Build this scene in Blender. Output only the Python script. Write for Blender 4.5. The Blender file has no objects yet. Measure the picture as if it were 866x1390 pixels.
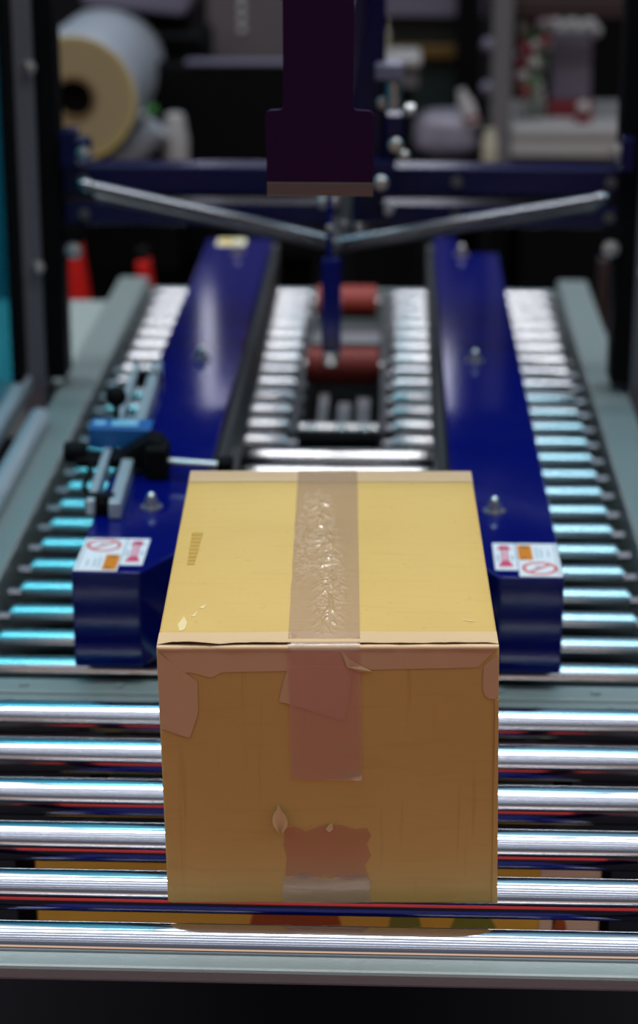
import bpy, bmesh, math, random
from mathutils import Vector, Matrix, noise
random.seed(7)
sc = bpy.context.scene
COL = sc.collection
PI = math.pi

# ------------------------------------------------------------------ materials
def lin(r, g, b):
    f = lambda c: (c/255/12.92) if c <= 10 else ((c/255+.055)/1.055)**2.4
    return (f(r), f(g), f(b), 1)

def mat(name, rgb, rough=.5, metal=0., coat=0., spec=.5, bump=0., bscale=200., var=0., vscale=20., stretch=(1, 1, 1), alpha=1., emit=None, bdist=.001):
    m = bpy.data.materials.new(name); m.use_nodes = True
    nt = m.node_tree; N = nt.nodes; L = nt.links
    p = N['Principled BSDF']
    c = rgb if len(rgb) == 4 else lin(*rgb)
    p.inputs['Base Color'].default_value = c
    p.inputs['Roughness'].default_value = rough
    p.inputs['Metallic'].default_value = metal
    p.inputs['Coat Weight'].default_value = coat
    p.inputs['Coat Roughness'].default_value = .06
    p.inputs['Specular IOR Level'].default_value = spec
    p.inputs['Alpha'].default_value = alpha
    if emit:
        p.inputs['Emission Color'].default_value = emit[0]; p.inputs['Emission Strength'].default_value = emit[1]
    tc = N.new('ShaderNodeTexCoord'); mp = N.new('ShaderNodeMapping')
    mp.inputs['Scale'].default_value = stretch
    L.new(tc.outputs['Object'], mp.inputs['Vector'])
    nz = N.new('ShaderNodeTexNoise'); nz.inputs['Scale'].default_value = vscale; nz.inputs['Detail'].default_value = 4
    L.new(mp.outputs['Vector'], nz.inputs['Vector'])
    if var:
        mx = N.new('ShaderNodeMix'); mx.data_type = 'RGBA'
        mx.inputs['A'].default_value = tuple(max(0, v*(1-var)) for v in c[:3])+(1,)
        mx.inputs['B'].default_value = tuple(min(1, v*(1+var)) for v in c[:3])+(1,)
        L.new(nz.outputs['Fac'], mx.inputs['Factor']); L.new(mx.outputs['Result'], p.inputs['Base Color'])
    if bump:
        nb = N.new('ShaderNodeTexNoise'); nb.inputs['Scale'].default_value = bscale; nb.inputs['Detail'].default_value = 3
        L.new(mp.outputs['Vector'], nb.inputs['Vector'])
        b = N.new('ShaderNodeBump'); b.inputs['Strength'].default_value = bump; b.inputs['Distance'].default_value = bdist
        L.new(nb.outputs['Fac'], b.inputs['Height']); L.new(b.outputs['Normal'], p.inputs['Normal'])
    return m

M = {}
M['chrome'] = mat('chrome', (.62, .62, .65, 1), rough=.085, metal=1, var=.06, vscale=8, stretch=(.4, 30, 30))
M['dark_chrome'] = mat('dark_chrome', (.16, .17, .19, 1), rough=.2, metal=1)
M['zinc'] = mat('zinc', (.62, .61, .62, 1), rough=.20, metal=1, var=.12, vscale=10, stretch=(.6, 20, 20))
M['steel'] = mat('steel', (.55, .55, .55, 1), rough=.32, metal=1, var=.1)
M['dark_steel'] = mat('dark_steel', (.10, .10, .105, 1), rough=.45, metal=.6)
M['black'] = mat('black', (.003, .003, .0035, 1), rough=.65, spec=.08)
M['black_rubber'] = mat('black_rubber', (.012, .012, .013, 1), rough=.55, bump=.2, bscale=400)
M['hammered'] = mat('hammered_grey', (.17, .215, .215, 1), rough=.35, spec=.5, bump=.25, bscale=260, var=.06, vscale=60)
M['pale_panel'] = mat('pale_green_grey', (.24, .29, .28, 1), rough=.5, var=.05)
M['post_grey'] = mat('post_grey', (.135, .145, .175, 1), rough=.4, metal=.3, var=.05)
M['alu'] = mat('aluminium_blue_grey', (.42, .49, .55, 1), rough=.35, metal=.5, var=.06)
M['blue'] = mat('blue_paint', (.001, .004, .105, 1), rough=.105, coat=.0, spec=.3, bump=.05, bscale=90, var=.1, vscale=30)
M['navy'] = mat('navy_paint', (.003, .004, .040, 1), rough=.25, coat=.0, spec=.3, bump=.06, bscale=120, var=.1)
M['violet'] = mat('violet_blue_paint', (.011, .0008, .026, 1), rough=.45, spec=.15, bump=.05, bscale=200)
M['red_rubber'] = mat('red_rubber', (.24, .022, .012, 1), rough=.6, var=.15)
M['red'] = mat('red_paint', (.55, .008, .006, 1), rough=.45)
M['white'] = mat('white', (.36, .36, .36, 1), rough=.4)
M['label_white'] = mat('label_white', (.72, .74, .78, 1), rough=.35)
M['label_red'] = mat('label_red', (.62, .06, .05, 1), rough=.4)
M['label_pink'] = mat('label_pink', (.65, .06, .14, 1), rough=.4)
M['label_orange'] = mat('label_orange', (.62, .19, .005, 1), rough=.4)
M['label_grey'] = mat('label_grey', (.38, .43, .50, 1), rough=.4)
M['label_black'] = mat('label_black', (.03, .03, .04, 1), rough=.4)
M['label_yellow'] = mat('label_yellow', (.7, .5, .08, 1), rough=.4)
M['label_green'] = mat('label_green', (.08, .3, .08, 1), rough=.4)
M['cyan_blue'] = mat('bright_blue_plastic', (.006, .10, .32, 1), rough=.35)
M['pale_blue'] = mat('pale_blue_print', (.2, .45, .62, 1), rough=.4)
M['yellow'] = mat('yellow_print', (.80, .58, .07, 1), rough=.5, var=.08, vscale=6)
M['cream'] = mat('cream_print', (.80, .76, .52, 1), rough=.5)
M['olive'] = mat('olive_print', (.22, .30, .03, 1), rough=.5)
M['rust'] = mat('rust_print', (.40, .11, .015, 1), rough=.5)
M['scrap'] = mat('kraft_scrap', (.60, .44, .22, 1), rough=.7)
M['paper_tape'] = mat('paper_tape', (.52, .365, .20, 1), rough=.42, spec=.5, bump=.25, bscale=60, var=.05, vscale=30, bdist=.0008)
M['stamp'] = mat('golden_stamp', (.42, .27, .055, 1), rough=.3)
M['scuff'] = mat('pale_scuff', (.58, .47, .24, 1), rough=.6)
M['film_side'] = mat('film_side', (.34, .38, .43, 1), rough=.35, var=.1, vscale=6, stretch=(1, .3, 1))
M['film_face'] = mat('film_face', (.26, .21, .11, 1), rough=.55, var=.12, vscale=9)
M['film_edge'] = mat('film_edge', (.42, .33, .09, 1), rough=.5)
M['core'] = mat('cardboard_core', (.12, .075, .03, 1), rough=.8)
M['lavender'] = mat('lavender_grey', (.13, .125, .18, 1), rough=.4)
M['warm_grey'] = mat('warm_grey', (.15, .13, .14, 1), rough=.6, var=.1)
M['mid_grey'] = mat('mid_grey', (.12, .12, .13, 1), rough=.6)
M['dark_green'] = mat('dark_green', (.003, .014, .013, 1), rough=.6)
M['brass'] = mat('brass_brown', (.13, .075, .012, 1), rough=.45, metal=.3)
M['maroon'] = mat('maroon', (.022, .009, .010, 1), rough=.6)
M['dark_red'] = mat('dark_red', (.16, .008, .016, 1), rough=.5)
M['leaf'] = mat('leaf_green', (.035, .10, .03, 1), rough=.6)
M['cream_plastic'] = mat('cream_plastic', (.40, .38, .29, 1), rough=.45)
M['floor'] = mat('floor_carpet', (.009, .008, .010, 1), rough=.95, spec=.05, var=.3, vscale=200)
M['red_carpet'] = mat('red_carpet', (.30, .008, .008, 1), rough=.95, var=.2, vscale=300)
M['wallmat'] = mat('partition', (.006, .006, .010, 1), rough=.8)

def card_mat():
    m = bpy.data.materials.new('cardboard'); m.use_nodes = True
    nt = m.node_tree; N = nt.nodes; L = nt.links; p = N['Principled BSDF']
    p.inputs['Roughness'].default_value = .42; p.inputs['Specular IOR Level'].default_value = .45
    tc = N.new('ShaderNodeTexCoord')
    def nz(scale, st, detail=3):
        mp = N.new('ShaderNodeMapping'); mp.inputs['Scale'].default_value = st; L.new(tc.outputs['Object'], mp.inputs['Vector'])
        n = N.new('ShaderNodeTexNoise'); n.inputs['Scale'].default_value = scale; n.inputs['Detail'].default_value = detail
        L.new(mp.outputs['Vector'], n.inputs['Vector']); return n
    n1 = nz(9, (1, 1, 1)); n2 = nz(140, (.10, 1, 1), 4); n3 = nz(60, (2.5, 2.5, .12), 2)
    a = (.47, .318, .092, 1); b = (.53, .372, .115, 1)
    mx = N.new('ShaderNodeMix'); mx.data_type = 'RGBA'; mx.inputs['A'].default_value = a; mx.inputs['B'].default_value = b
    L.new(n1.outputs['Fac'], mx.inputs['Factor'])
    r2 = N.new('ShaderNodeValToRGB'); r2.color_ramp.elements[0].position = .28; r2.color_ramp.elements[0].color = (.94, .93, .91, 1)
    r2.color_ramp.elements[1].position = .45; r2.color_ramp.elements[1].color = (1, 1, 1, 1); L.new(n2.outputs['Fac'], r2.inputs['Fac'])
    r3 = N.new('ShaderNodeValToRGB'); r3.color_ramp.elements[0].position = .24; r3.color_ramp.elements[0].color = (.86, .84, .82, 1)
    r3.color_ramp.elements[1].position = .36; r3.color_ramp.elements[1].color = (1, 1, 1, 1); L.new(n3.outputs['Fac'], r3.inputs['Fac'])
    m2 = N.new('ShaderNodeMix'); m2.data_type = 'RGBA'; m2.blend_type = 'MULTIPLY'; m2.inputs['Factor'].default_value = 1
    L.new(mx.outputs['Result'], m2.inputs['A']); L.new(r2.outputs['Color'], m2.inputs['B'])
    m3 = N.new('ShaderNodeMix'); m3.data_type = 'RGBA'; m3.blend_type = 'MULTIPLY'; m3.inputs['Factor'].default_value = .8
    L.new(m2.outputs['Result'], m3.inputs['A']); L.new(r3.outputs['Color'], m3.inputs['B'])
    L.new(m3.outputs['Result'], p.inputs['Base Color'])
    bp = N.new('ShaderNodeBump'); bp.inputs['Strength'].default_value = .25; bp.inputs['Distance'].default_value = .0006
    L.new(n2.outputs['Fac'], bp.inputs['Height']); L.new(bp.outputs['Normal'], p.inputs['Normal'])
    return m
M['cardboard'] = card_mat()

def clear_mat(name, tint, body, bodyfac, rough=.12, bump=.0, ior=1.5):
    m = bpy.data.materials.new(name); m.use_nodes = True
    nt = m.node_tree; N = nt.nodes; L = nt.links
    for n in list(N):
        if n.type == 'BSDF_PRINCIPLED': N.remove(n)
    out = [n for n in N if n.type == 'OUTPUT_MATERIAL'][0]
    t = N.new('ShaderNodeBsdfTransparent'); t.inputs['Color'].default_value = tint
    d = N.new('ShaderNodeBsdfDiffuse'); d.inputs['Color'].default_value = body
    g = N.new('ShaderNodeBsdfGlossy'); g.inputs['Roughness'].default_value = rough
    fr = N.new('ShaderNodeFresnel')
    ge = N.new('ShaderNodeNewGeometry'); mr = N.new('ShaderNodeMapRange')      # a thin film reflects alike from both faces
    mr.inputs['To Min'].default_value = ior; mr.inputs['To Max'].default_value = 1/ior
    L.new(ge.outputs['Backfacing'], mr.inputs['Value']); L.new(mr.outputs[0], fr.inputs['IOR'])
    a = N.new('ShaderNodeMixShader'); a.inputs[0].default_value = bodyfac
    L.new(t.outputs[0], a.inputs[1]); L.new(d.outputs[0], a.inputs[2])
    b = N.new('ShaderNodeMixShader'); L.new(fr.outputs[0], b.inputs[0]); L.new(a.outputs[0], b.inputs[1]); L.new(g.outputs[0], b.inputs[2])
    L.new(b.outputs[0], out.inputs['Surface'])
    if bump:
        tc = N.new('ShaderNodeTexCoord'); nz = N.new('ShaderNodeTexNoise'); nz.inputs['Scale'].default_value = 180; nz.inputs['Detail'].default_value = 3
        L.new(tc.outputs['Object'], nz.inputs['Vector'])
        bb = N.new('ShaderNodeBump'); bb.inputs['Strength'].default_value = bump; bb.inputs['Distance'].default_value = .0006
        L.new(nz.outputs['Fac'], bb.inputs['Height']); L.new(bb.outputs['Normal'], g.inputs['Normal']); L.new(bb.outputs['Normal'], fr.inputs['Normal'])
    return m
M['clear_tape'] = clear_mat('clear_tape', (.92, .83, .69, 1), (.64, .60, .57, 1), .19, rough=.06, bump=.35, ior=1.8)
M['residue'] = clear_mat('tape_residue', (.975, .92, .87, 1), (.62, .42, .32, 1), .12, rough=.3, bump=.5)
M['residue_pale'] = clear_mat('tape_residue_pale', (.985, .98, .97, 1), (.55, .50, .40, 1), .18, rough=.2, bump=.5)
M['teal_sheet'] = clear_mat('teal_sheet', (.30, .80, .88, 1), (.01, .30, .42, 1), .16, rough=.05, ior=1.22)
M['clear_sheet'] = clear_mat('clear_sheet', (.62, .86, .93, 1), (.1, .3, .38, 1), .08, rough=.05, ior=1.22)
for _n in M['teal_sheet'].node_tree.nodes:
    if _n.type == 'BSDF_DIFFUSE':       # the sheet also glows with light that falls on its far side
        _t = M['teal_sheet'].node_tree; _tr = _t.nodes.new('ShaderNodeBsdfTranslucent'); _tr.inputs['Color'].default_value = (.02, .34, .46, 1)
        _to = _n.outputs[0].links[0].to_socket; _ad = _t.nodes.new('ShaderNodeAddShader'); _t.links.new(_n.outputs[0], _ad.inputs[0]); _t.links.new(_tr.outputs[0], _ad.inputs[1]); _t.links.new(_ad.outputs[0], _to); break
M['poly_bag'] = clear_mat('poly_bag', (.75, .74, .8, 1), (.40, .38, .48, 1), .55, rough=.25, bump=.8)

# ------------------------------------------------------------------ mesh builder (world coordinates in, local out)
class MB:
    def __init__(s): s.bm = bmesh.new(); s.mi = 0
    def _tag(s, before):
        for f in s.bm.faces:
            if f.index == -1 or f not in before: pass
    def _mark(s, faces, smooth=False):
        for f in faces: f.material_index = s.mi; f.smooth = smooth
    def hexa(s, P, bev=0., seg=2):
        """eight corners: bottom ring 0-3, top ring 4-7"""
        b = bmesh.new(); vs = [b.verts.new(p) for p in P]
        for q in ((3, 2, 1, 0), (4, 5, 6, 7), (0, 1, 5, 4), (1, 2, 6, 5), (2, 3, 7, 6), (3, 0, 4, 7)):
            b.faces.new([vs[i] for i in q])
        bmesh.ops.recalc_face_normals(b, faces=b.faces[:])
        if bev: bmesh.ops.bevel(b, geom=b.edges[:], offset=bev, segments=seg, affect='EDGES', profile=.5)
        s._merge(b, smooth=False); return s
    def _merge(s, b, smooth=False, autos=False):
        me = bpy.data.meshes.new('tmp'); b.to_mesh(me); b.free()
        n0 = len(s.bm.faces); s.bm.from_mesh(me); bpy.data.meshes.remove(me)
        s.bm.faces.ensure_lookup_table()
        for f in s.bm.faces[n0:]: f.material_index = s.mi; f.smooth = smooth or f.smooth
    def box(s, x0, x1, y0, y1, z0, z1, bev=0., seg=2):
        return s.hexa([(x0, y0, z0), (x1, y0, z0), (x1, y1, z0), (x0, y1, z0), (x0, y0, z1), (x1, y0, z1), (x1, y1, z1), (x0, y1, z1)], bev, seg)
    def obar(s, p0, p1, w, h, bev=0., up=(0, 0, 1)):
        """bar of width w (sideways) and height h from p0 to p1"""
        p0 = Vector(p0); p1 = Vector(p1); d = (p1-p0).normalized(); r = d.cross(Vector(up)).normalized(); u = r.cross(d)
        c = lambda p, a, b: p+r*a*w/2+u*b*h/2
        return s.hexa([c(p0, -1, -1), c(p0, 1, -1), c(p1, 1, -1), c(p1, -1, -1), c(p0, -1, 1), c(p0, 1, 1), c(p1, 1, 1), c(p1, -1, 1)], bev)
    def revolve(s, p0, axis, prof, seg=24, smooth=True):
        closed = prof[0] == prof[-1]
        """prof: list of (distance along axis, radius)"""
        p0 = Vector(p0); a = Vector(axis).normalized()
        t = Vector((0, 0, 1)) if abs(a.z) < .9 else Vector((1, 0, 0))
        u = a.cross(t).normalized(); v = a.cross(u)
        b = bmesh.new(); rings = []
        for (d, r) in prof:
            if r <= 1e-6: rings.append([b.verts.new(p0+a*d)])
            else: rings.append([b.verts.new(p0+a*d+(u*math.cos(2*PI*i/seg)+v*math.sin(2*PI*i/seg))*r) for i in range(seg)])
        for A, B in zip(rings, rings[1:]):
            for i in range(seg):
                j = (i+1) % seg
                if len(A) == 1 and len(B) == 1: continue
                if len(A) == 1: b.faces.new((A[0], B[i], B[j]))
                elif len(B) == 1: b.faces.new((A[i], B[0], A[j]))
                else: b.faces.new((A[i], B[i], B[j], A[j]))
        if closed:
            bmesh.ops.remove_doubles(b, verts=b.verts[:], dist=1e-6)
        elif len(rings[0]) > 1: b.faces.new(rings[0])
        if not closed and len(rings[-1]) > 1: b.faces.new(rings[-1])
        bmesh.ops.recalc_face_normals(b, faces=b.faces[:])
        for f in b.faces: f.smooth = smooth and len(f.verts) <= 4
        # sharp where the profile turns hard
        for e in b.edges:
            if len(e.link_faces) == 2 and e.calc_face_angle(0) > .6: e.smooth = False
        s._merge(b); return s
    def cyl(s, p0, p1, r, seg=20, bev=0.):
        p0 = Vector(p0); p1 = Vector(p1); l = (p1-p0).length
        pr = [(0, r), (l, r)] if not bev else [(0, r-bev), (bev, r), (l-bev, r), (l, r-bev)]
        return s.revolve(p0, p1-p0, pr, seg)
    def ball(s, c, r, seg=16):
        n = 10
        return s.revolve(Vector(c)-Vector((0, 0, r)), (0, 0, 1), [(r-r*math.cos(PI*i/n), r*math.sin(PI*i/n)) for i in range(n+1)], seg)
    def prism(s, pts, vec, bev=0.):
        """planar outline extruded by vec"""
        b = bmesh.new(); v = Vector(vec)
        A = [b.verts.new(p) for p in pts]; B = [b.verts.new(Vector(p)+v) for p in pts]
        b.faces.new(A[::-1]); b.faces.new(B)
        n = len(A)
        for i in range(n): b.faces.new((A[i], A[(i+1) % n], B[(i+1) % n], B[i]))
        bmesh.ops.recalc_face_normals(b, faces=b.faces[:])
        if bev: bmesh.ops.bevel(b, geom=b.edges[:], offset=bev, segments=2, affect='EDGES', profile=.5)
        bmesh.ops.triangulate(b, faces=[f for f in b.faces if len(f.verts) > 6])
        s._merge(b); return s
    def tube(s, pts, r, seg=10):
        for a, c in zip(pts, pts[1:]): s.cyl(a, c, r, seg)
        return s
    def grid(s, fn, nu, nv, smooth=True, flip=False):
        b = bmesh.new(); V = [[b.verts.new(fn(i/nu, j/nv)) for j in range(nv+1)] for i in range(nu+1)]
        for i in range(nu):
            for j in range(nv): b.faces.new((V[i][j], V[i+1][j], V[i+1][j+1], V[i][j+1]))
        for f in b.faces: f.smooth = smooth
        if flip: bmesh.ops.reverse_faces(b, faces=b.faces[:])
        s._merge(b); return s
    def build(s, name, mats, parent=None, org=None):
        if not isinstance(mats, (list, tuple)): mats = [mats]
        me = bpy.data.meshes.new(name)
        o = bpy.data.objects.new(name, me); COL.objects.link(o)
        w = Vector((0, 0, 0)); p = parent
        while p is not None: w += p.location; p = p.parent
        if parent is not None: o.parent = parent
        org = Vector(org) if org is not None else w.copy()
        bmesh.ops.translate(s.bm, verts=s.bm.verts[:], vec=-org)
        s.bm.to_mesh(me); s.bm.free()
        o.location = org-w
        for m in mats: me.materials.append(M[m] if isinstance(m, str) else m)
        return o

def tag(o, label, cat, group=None, kind=None):
    o['label'] = label; o['category'] = cat
    if group: o['group'] = group
    if kind: o['kind'] = kind
    return o
def thing(name, loc, label, cat, group=None):
    o = bpy.data.objects.new(name, None); COL.objects.link(o); o.location = loc; o.empty_display_size = .05
    return tag(o, label, cat, group)
def struct(o): o['kind'] = 'structure'; return o
def copy_part(o, parent, loc):
    c = o.copy(); COL.objects.link(c); c.parent = parent; c.location = loc; return c

ZR = .75          # top of the rollers
XL, XR = -.4545, .300   # inner faces of the bed rails

# ------------------------------------------------------------------ hall floor and partition
struct(MB().box(-9, 9, -9, 9.2, -.1, 0).build('floor', 'floor'))
struct(MB().box(-6, 6, 7.6, 7.7, 0, 3.2).build('wall_back', 'wallmat'))
tag(MB().box(-4, 4, -3.2, .52, 0, .008).build('carpet_runner', 'red_carpet'), 'red carpet runner on the floor in front of the conveyor, mirrored in its rollers', 'carpet')

# ------------------------------------------------------------------ infeed roller conveyor
inf = thing('roller_conveyor', (-.077, 1.7, 0), 'short steel roller conveyor with six wide shiny rollers carrying the cardboard box', 'conveyor')
R1 = .018
def roller(x0, x1, y, z, r, parent, first, name='roller', m='chrome'):
    if first is not None: return copy_part(first, parent, Vector((0, y, z))-Vector((0, parent.location.y, parent.location.z)))
    b = MB(); l = x1-x0
    b.revolve((x0, y, z), (1, 0, 0), [(0, 0), (0, r-.004), (.003, r-.003), (.003, r-.001), (.005, r), (l-.005, r), (l-.003, r-.001), (l-.003, r-.003), (l, r-.004), (l, 0)], 40)
    b.cyl((x0-.016, y, z), (x0+.001, y, z), .006, 6); b.cyl((x1-.001, y, z), (x1+.016, y, z), .006, 6)
    return b.build(name, m, parent, (parent.location.x, y, z))
ys = [1.9475-.0866*k for k in range(6)]
f0 = None
for y in ys:
    o = roller(XL+.012, XR-.012, y, ZR-R1, R1, inf, f0); f0 = f0 or o
for x0, x1 in ((XL-.045, XL), (XR, XR+.045)):
    b = MB(); b.box(x0, x1, 1.44, 1.996, .64, .752, .003)
    for y in ys: b.revolve((x1 if x1 < 0 else x0, y, ZR-R1), (1 if x1 < 0 else -1, 0, 0), [(0, .012), (.004, .012), (.004, 0)], 6)
    b.build('side_rail', 'hammered', inf)
    for y in (1.47, 1.96):
        b = MB(); b.box((x0+x1)/2-.02, (x0+x1)/2+.02, y-.02, y+.02, .02, .64, .002); b.box((x0+x1)/2-.04, (x0+x1)/2+.04, y-.04, y+.04, 0, .02, .003)
        b.build('leg', 'navy', inf)
MB().box(XL, XR, 1.472, 1.4955, .722, .736, .003).build('end_crossbar', 'hammered', inf)
b = MB(); b.box(XL, XR, 1.966, 1.994, .66, .738, .003)
for i in range(9): b.revolve((XL+.06+i*.078, 1.980, .7375), (0, 0, 1), [(0, .005), (.002, .0045), (.003, 0)], 8)
b.build('rear_crossbar', 'hammered', inf)
MB().box(XL, XR, 1.30, 1.80, .30, .315, .002).build('lower_panel', 'blue', inf)

# yellow printed sign hanging under the junction of the conveyor and the sealer
sg = thing('advertising_panel', (-.07, 1.86, .535), 'yellow and cream printed panel hanging below the rollers under the cardboard box', 'sign')
b = MB(); b.box(-.352, .152, 1.855, 1.862, .54, .625, .001); b.build('yellow_sheet', 'yellow', sg)
b = MB(); b.box(.1522, .212, 1.855, 1.862, .54, .625, .001); b.build('cream_sheet', 'cream', sg)
b = MB(); b.box(-.372, -.353, 1.853, 1.864, .535, .64, .002); b.box(.2125, .222, 1.853, 1.864, .535, .62, .002); b.box(-.372, .222, 1.853, 1.864, .53, .5395, .002); b.build('frame', 'black', sg)
for x0, x1, z0, z1, m in ((-.14, -.045, .542, .588, 'rust'), (.0, .035, .542, .60, 'olive'), (.165, .18, .542, .61, 'rust'), (.06, .11, .542, .575, 'olive')):
    b = MB(); b.prism([(x0, 1.8545, z0), (x1, 1.8545, z0+.01), (x1-.012, 1.8545, z1), (x0+.01, 1.8545, z1-.008)], (0, .001, 0)); o = b.build('printed_patch', m, sg)
for x in (-.3, .18):
    b = MB(); b.prism([(x-.01, 1.8625, .60), (x+.01, 1.8625, .60), (x+.01, 1.967, .662), (x-.01, 1.967, .662)], (0, .003, .003)); b.build('hanger_strap', 'black', sg)

# ------------------------------------------------------------------ carton sealing machine
mc = thing('carton_sealing_machine', (-.077, 2.9, 0), 'grey and blue carton sealing machine with a long bed of rollers behind the cardboard box', 'machine')
R2 = .0142
YB0, YB1 = 2.0, 3.80
f1 = f2 = f3 = None
for k in range(24):
    y = 2.061+.0738*k
    if y > 3.79: break
    if y < 2.865:
        o = roller(XL+.022, XR-.022, y, ZR-R2, R2, mc, f1, m='zinc'); f1 = f1 or o
    else:
        o = roller(XL+.022, -.152, y, ZR-R2, R2, mc, f2, m='zinc'); f2 = f2 or o
        o = roller(.002, XR-.022, y, ZR-R2, R2, mc, f3, m='zinc'); f3 = f3 or o
for x0, x1 in ((XL-.055, XL), (XR, XR+.055)):
    b = MB(); b.box(x0, x1, YB0, YB1, .60, .762, .004)
    o = b.build('side_rail', 'hammered', mc)
b = MB(); b.box(XL, XR, 1.998, 2.034, .64, .738, .003)
for i in range(7): b.revolve((XL+.07+i*.1, 2.014, .7375), (0, 0, 1), [(0, .006), (.003, .005), (.004, 0)], 8)
b.build('front_crossbar', 'hammered', mc)
MB().box(XL, XR, 3.775, YB1, .62, .742, .003).build('rear_crossbar', 'hammered', mc)
MB().box(XL+.002, XR-.002, 2.04, 3.77, .600, .612).build('shade_pan', 'black', mc)  # black sheet added to give the shade between the bed rollers
for x in (XL-.03, XR+.03):
    for y in (2.06, 3.7):
        b = MB(); b.box(x-.025, x+.025, y-.025, y+.025, .03, .60, .003); b.box(x-.05, x+.05, y-.05, y+.05, 0, .03, .004); b.build('leg', 'navy', mc)
# gantry columns outside the rails
def column(x0, x1, inner):
    b = MB(); b.box(x0, x1, 3.05, 3.13, .56, 2.3, .004); o = b.build('column', 'post_grey', mc)
    xi = x1 if inner > 0 else x0
    b = MB(); b.box(min(xi, xi+inner*.030), max(xi, xi+inner*.030), 3.056, 3.12, .775, 2.28, .003); b.build('slide_rail', 'black', o)
    for z in (1.245, .95):
        b = MB(); b.revolve(((x0+x1)/2+.012*inner, 3.05, z), (0, -1, 0), [(0, .011), (.002, .011), (.002, .008), (.009, .008), (.010, .006), (.010, 0)], 16); b.build('bolt', 'steel', o)
    b = MB(); b.box(x0-.02, x1+.0, 3.02, 3.16, .52, .56, .004); b.build('foot_plate', 'dark_steel', o)
    return o
column(-.561, -.526, 1); column(.3565, .41, -1)
# crossbeams
for z0, z1, y0 in ((1.060, 1.100, 3.06), (1.012, 1.044, 3.062)):
    b = MB(); b.box(-.49, .338, y0, y0+.058, z0, z1, .003); o = b.build('crossbeam', 'navy', mc)
    for x in (-.46, .09, .315):
        b = MB(); b.revolve((x, y0, (z0+z1)/2), (0, -1, 0), [(0, .009), (.002, .009), (.002, .006), (.008, .006), (.009, 0)], 12); b.build('bolt', 'dark_steel', o)
b = MB(); b.cyl((-.468, 3.05, 1.135), (-.445, 3.05, 1.135), .011, 12, .002); b.box(-.49, -.465, 3.04, 3.08, 1.10, 1.155, .003); b.build('end_bracket', ['navy'], mc)
b = MB(); b.box(.325, .345, 3.03, 3.06, 1.10, 1.15, .003); b.build('end_bracket', 'navy', mc)
for x, z in ((.322, 1.128), (.318, .985), (-.476, .975), (-.455, 1.122)):
    b = MB(); b.revolve((x, 3.05, z), (0, -1, 0), [(0, .013), (.003, .013), (.003, .010), (.012, .010), (.014, .006), (.014, 0)], 16); b.build('bolt', 'steel', mc)
for x in (-.478, .325):
    b = MB(); b.box(x-.014, x+.014, 3.052, 3.09, .985, 1.0115, .003); b.build('hanger', 'black', mc)
# mast with the head carriage
b = MB(); b.box(-.062, -.016, 3.0, 3.058, 1.03, 1.75, .004); mast = b.build('mast', 'navy', mc)
b = MB(); b.box(-.016, .012, 2.97, 3.05, 1.13, 1.19, .004); b.build('carriage_block', 'navy', mast)
MB().box(-.05, .000, 2.95, 3.0, 1.075, 1.1295, .004).build('lower_block', 'navy', mast)
MB().box(-.03, .01, 2.96, 3.03, 1.24, 1.262, .003).build('upper_block', 'lavender', mast)
for p, q, r in (((-.004, 2.985, 1.196), (-.004, 2.985, 1.238), .013), ((.0125, 2.96, 1.20), (.027, 2.96, 1.20), .009), ((-.02, 2.949, 1.10), (-.02, 2.935, 1.10), .010), ((.0, 2.969, 1.15), (.0, 2.955, 1.15), .010), ((-.018, 2.999, 1.205), (-.018, 2.985, 1.205), .009), ((.012, 2.969, 1.135), (.012, 2.955, 1.135), .008)):
    b = MB(); b.cyl(p, q, r, 14, .002); b.build('clamp_screw', 'steel', mast)
b = MB(); b.box(-.082, -.032, 3.03, 3.057, 1.013, 1.10, .003); b.build('mounting_plate', 'mid_grey', mc)
b = MB()
for x, z in ((-.088, 1.056), (-.075, 1.02), (-.052, 1.02), (-.105, 1.055), (-.027, 1.045), (-.010, 1.045)): b.revolve((x, 3.03, z), (0, -1, 0), [(0, .009), (.006, .009), (.008, .006), (.008, 0)], 12)
b.build('plate_bolt', 'steel', mc)
# chrome V bars
def vbar(pa, pb, r, m='dark_chrome'):
    b = MB(); pa = Vector(pa); pb = Vector(pb); d = (pb-pa).normalized(); l = (pb-pa).length
    b.revolve(pa, d, [(0, 0), (.003, r*.9), (.008, r*1.18), (.018, r*1.18), (.020, r), (l, r), (l, 0)], 20)
    return b.build('chrome_bar', m, mc)
vbar((-.437, 2.85, 1.113), (-.088, 2.90, 1.026), .0085)
vbar((.293, 2.85, 1.099), (-.083, 2.90, 1.022), .0085)
vbar((-.42, 2.885, 1.088), (-.086, 2.915, 1.012), .005, 'dark_steel')
vbar((.28, 2.885, 1.078), (-.081, 2.915, 1.010), .005, 'dark_steel')
b = MB(); b.cyl((-.085, 2.87, 1.022), (-.085, 3.06, 1.022), .011, 14, .002); b.build('bar_hub', 'dark_steel', mc)
# right-hand motor and braces outside the bed
b = MB(); b.box(.372, .43, 3.34, 3.62, .52, .69, .006); b.cyl((.40, 3.30, .60), (.40, 3.34, .60), .035, 20, .003); o = b.build('gear_motor', 'blue', mc)
b = MB(); b.box(.36, .372, 3.40, 3.60, .50, .72, .002); b.build('motor_bracket', 'lavender', o)
b = MB(); b.box(.376, .395, 3.8, 3.83, .3, .80, .003); b.build('rear_stay', 'maroon', mc)
# outboard tray left
b = MB(); b.box(-.72, -.512, 3.14, 3.67, .725, .748, .004); b.box(-.72, -.512, 3.15, 3.17, .65, .725, .003); b.build('side_tray', 'pale_panel', mc)
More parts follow.
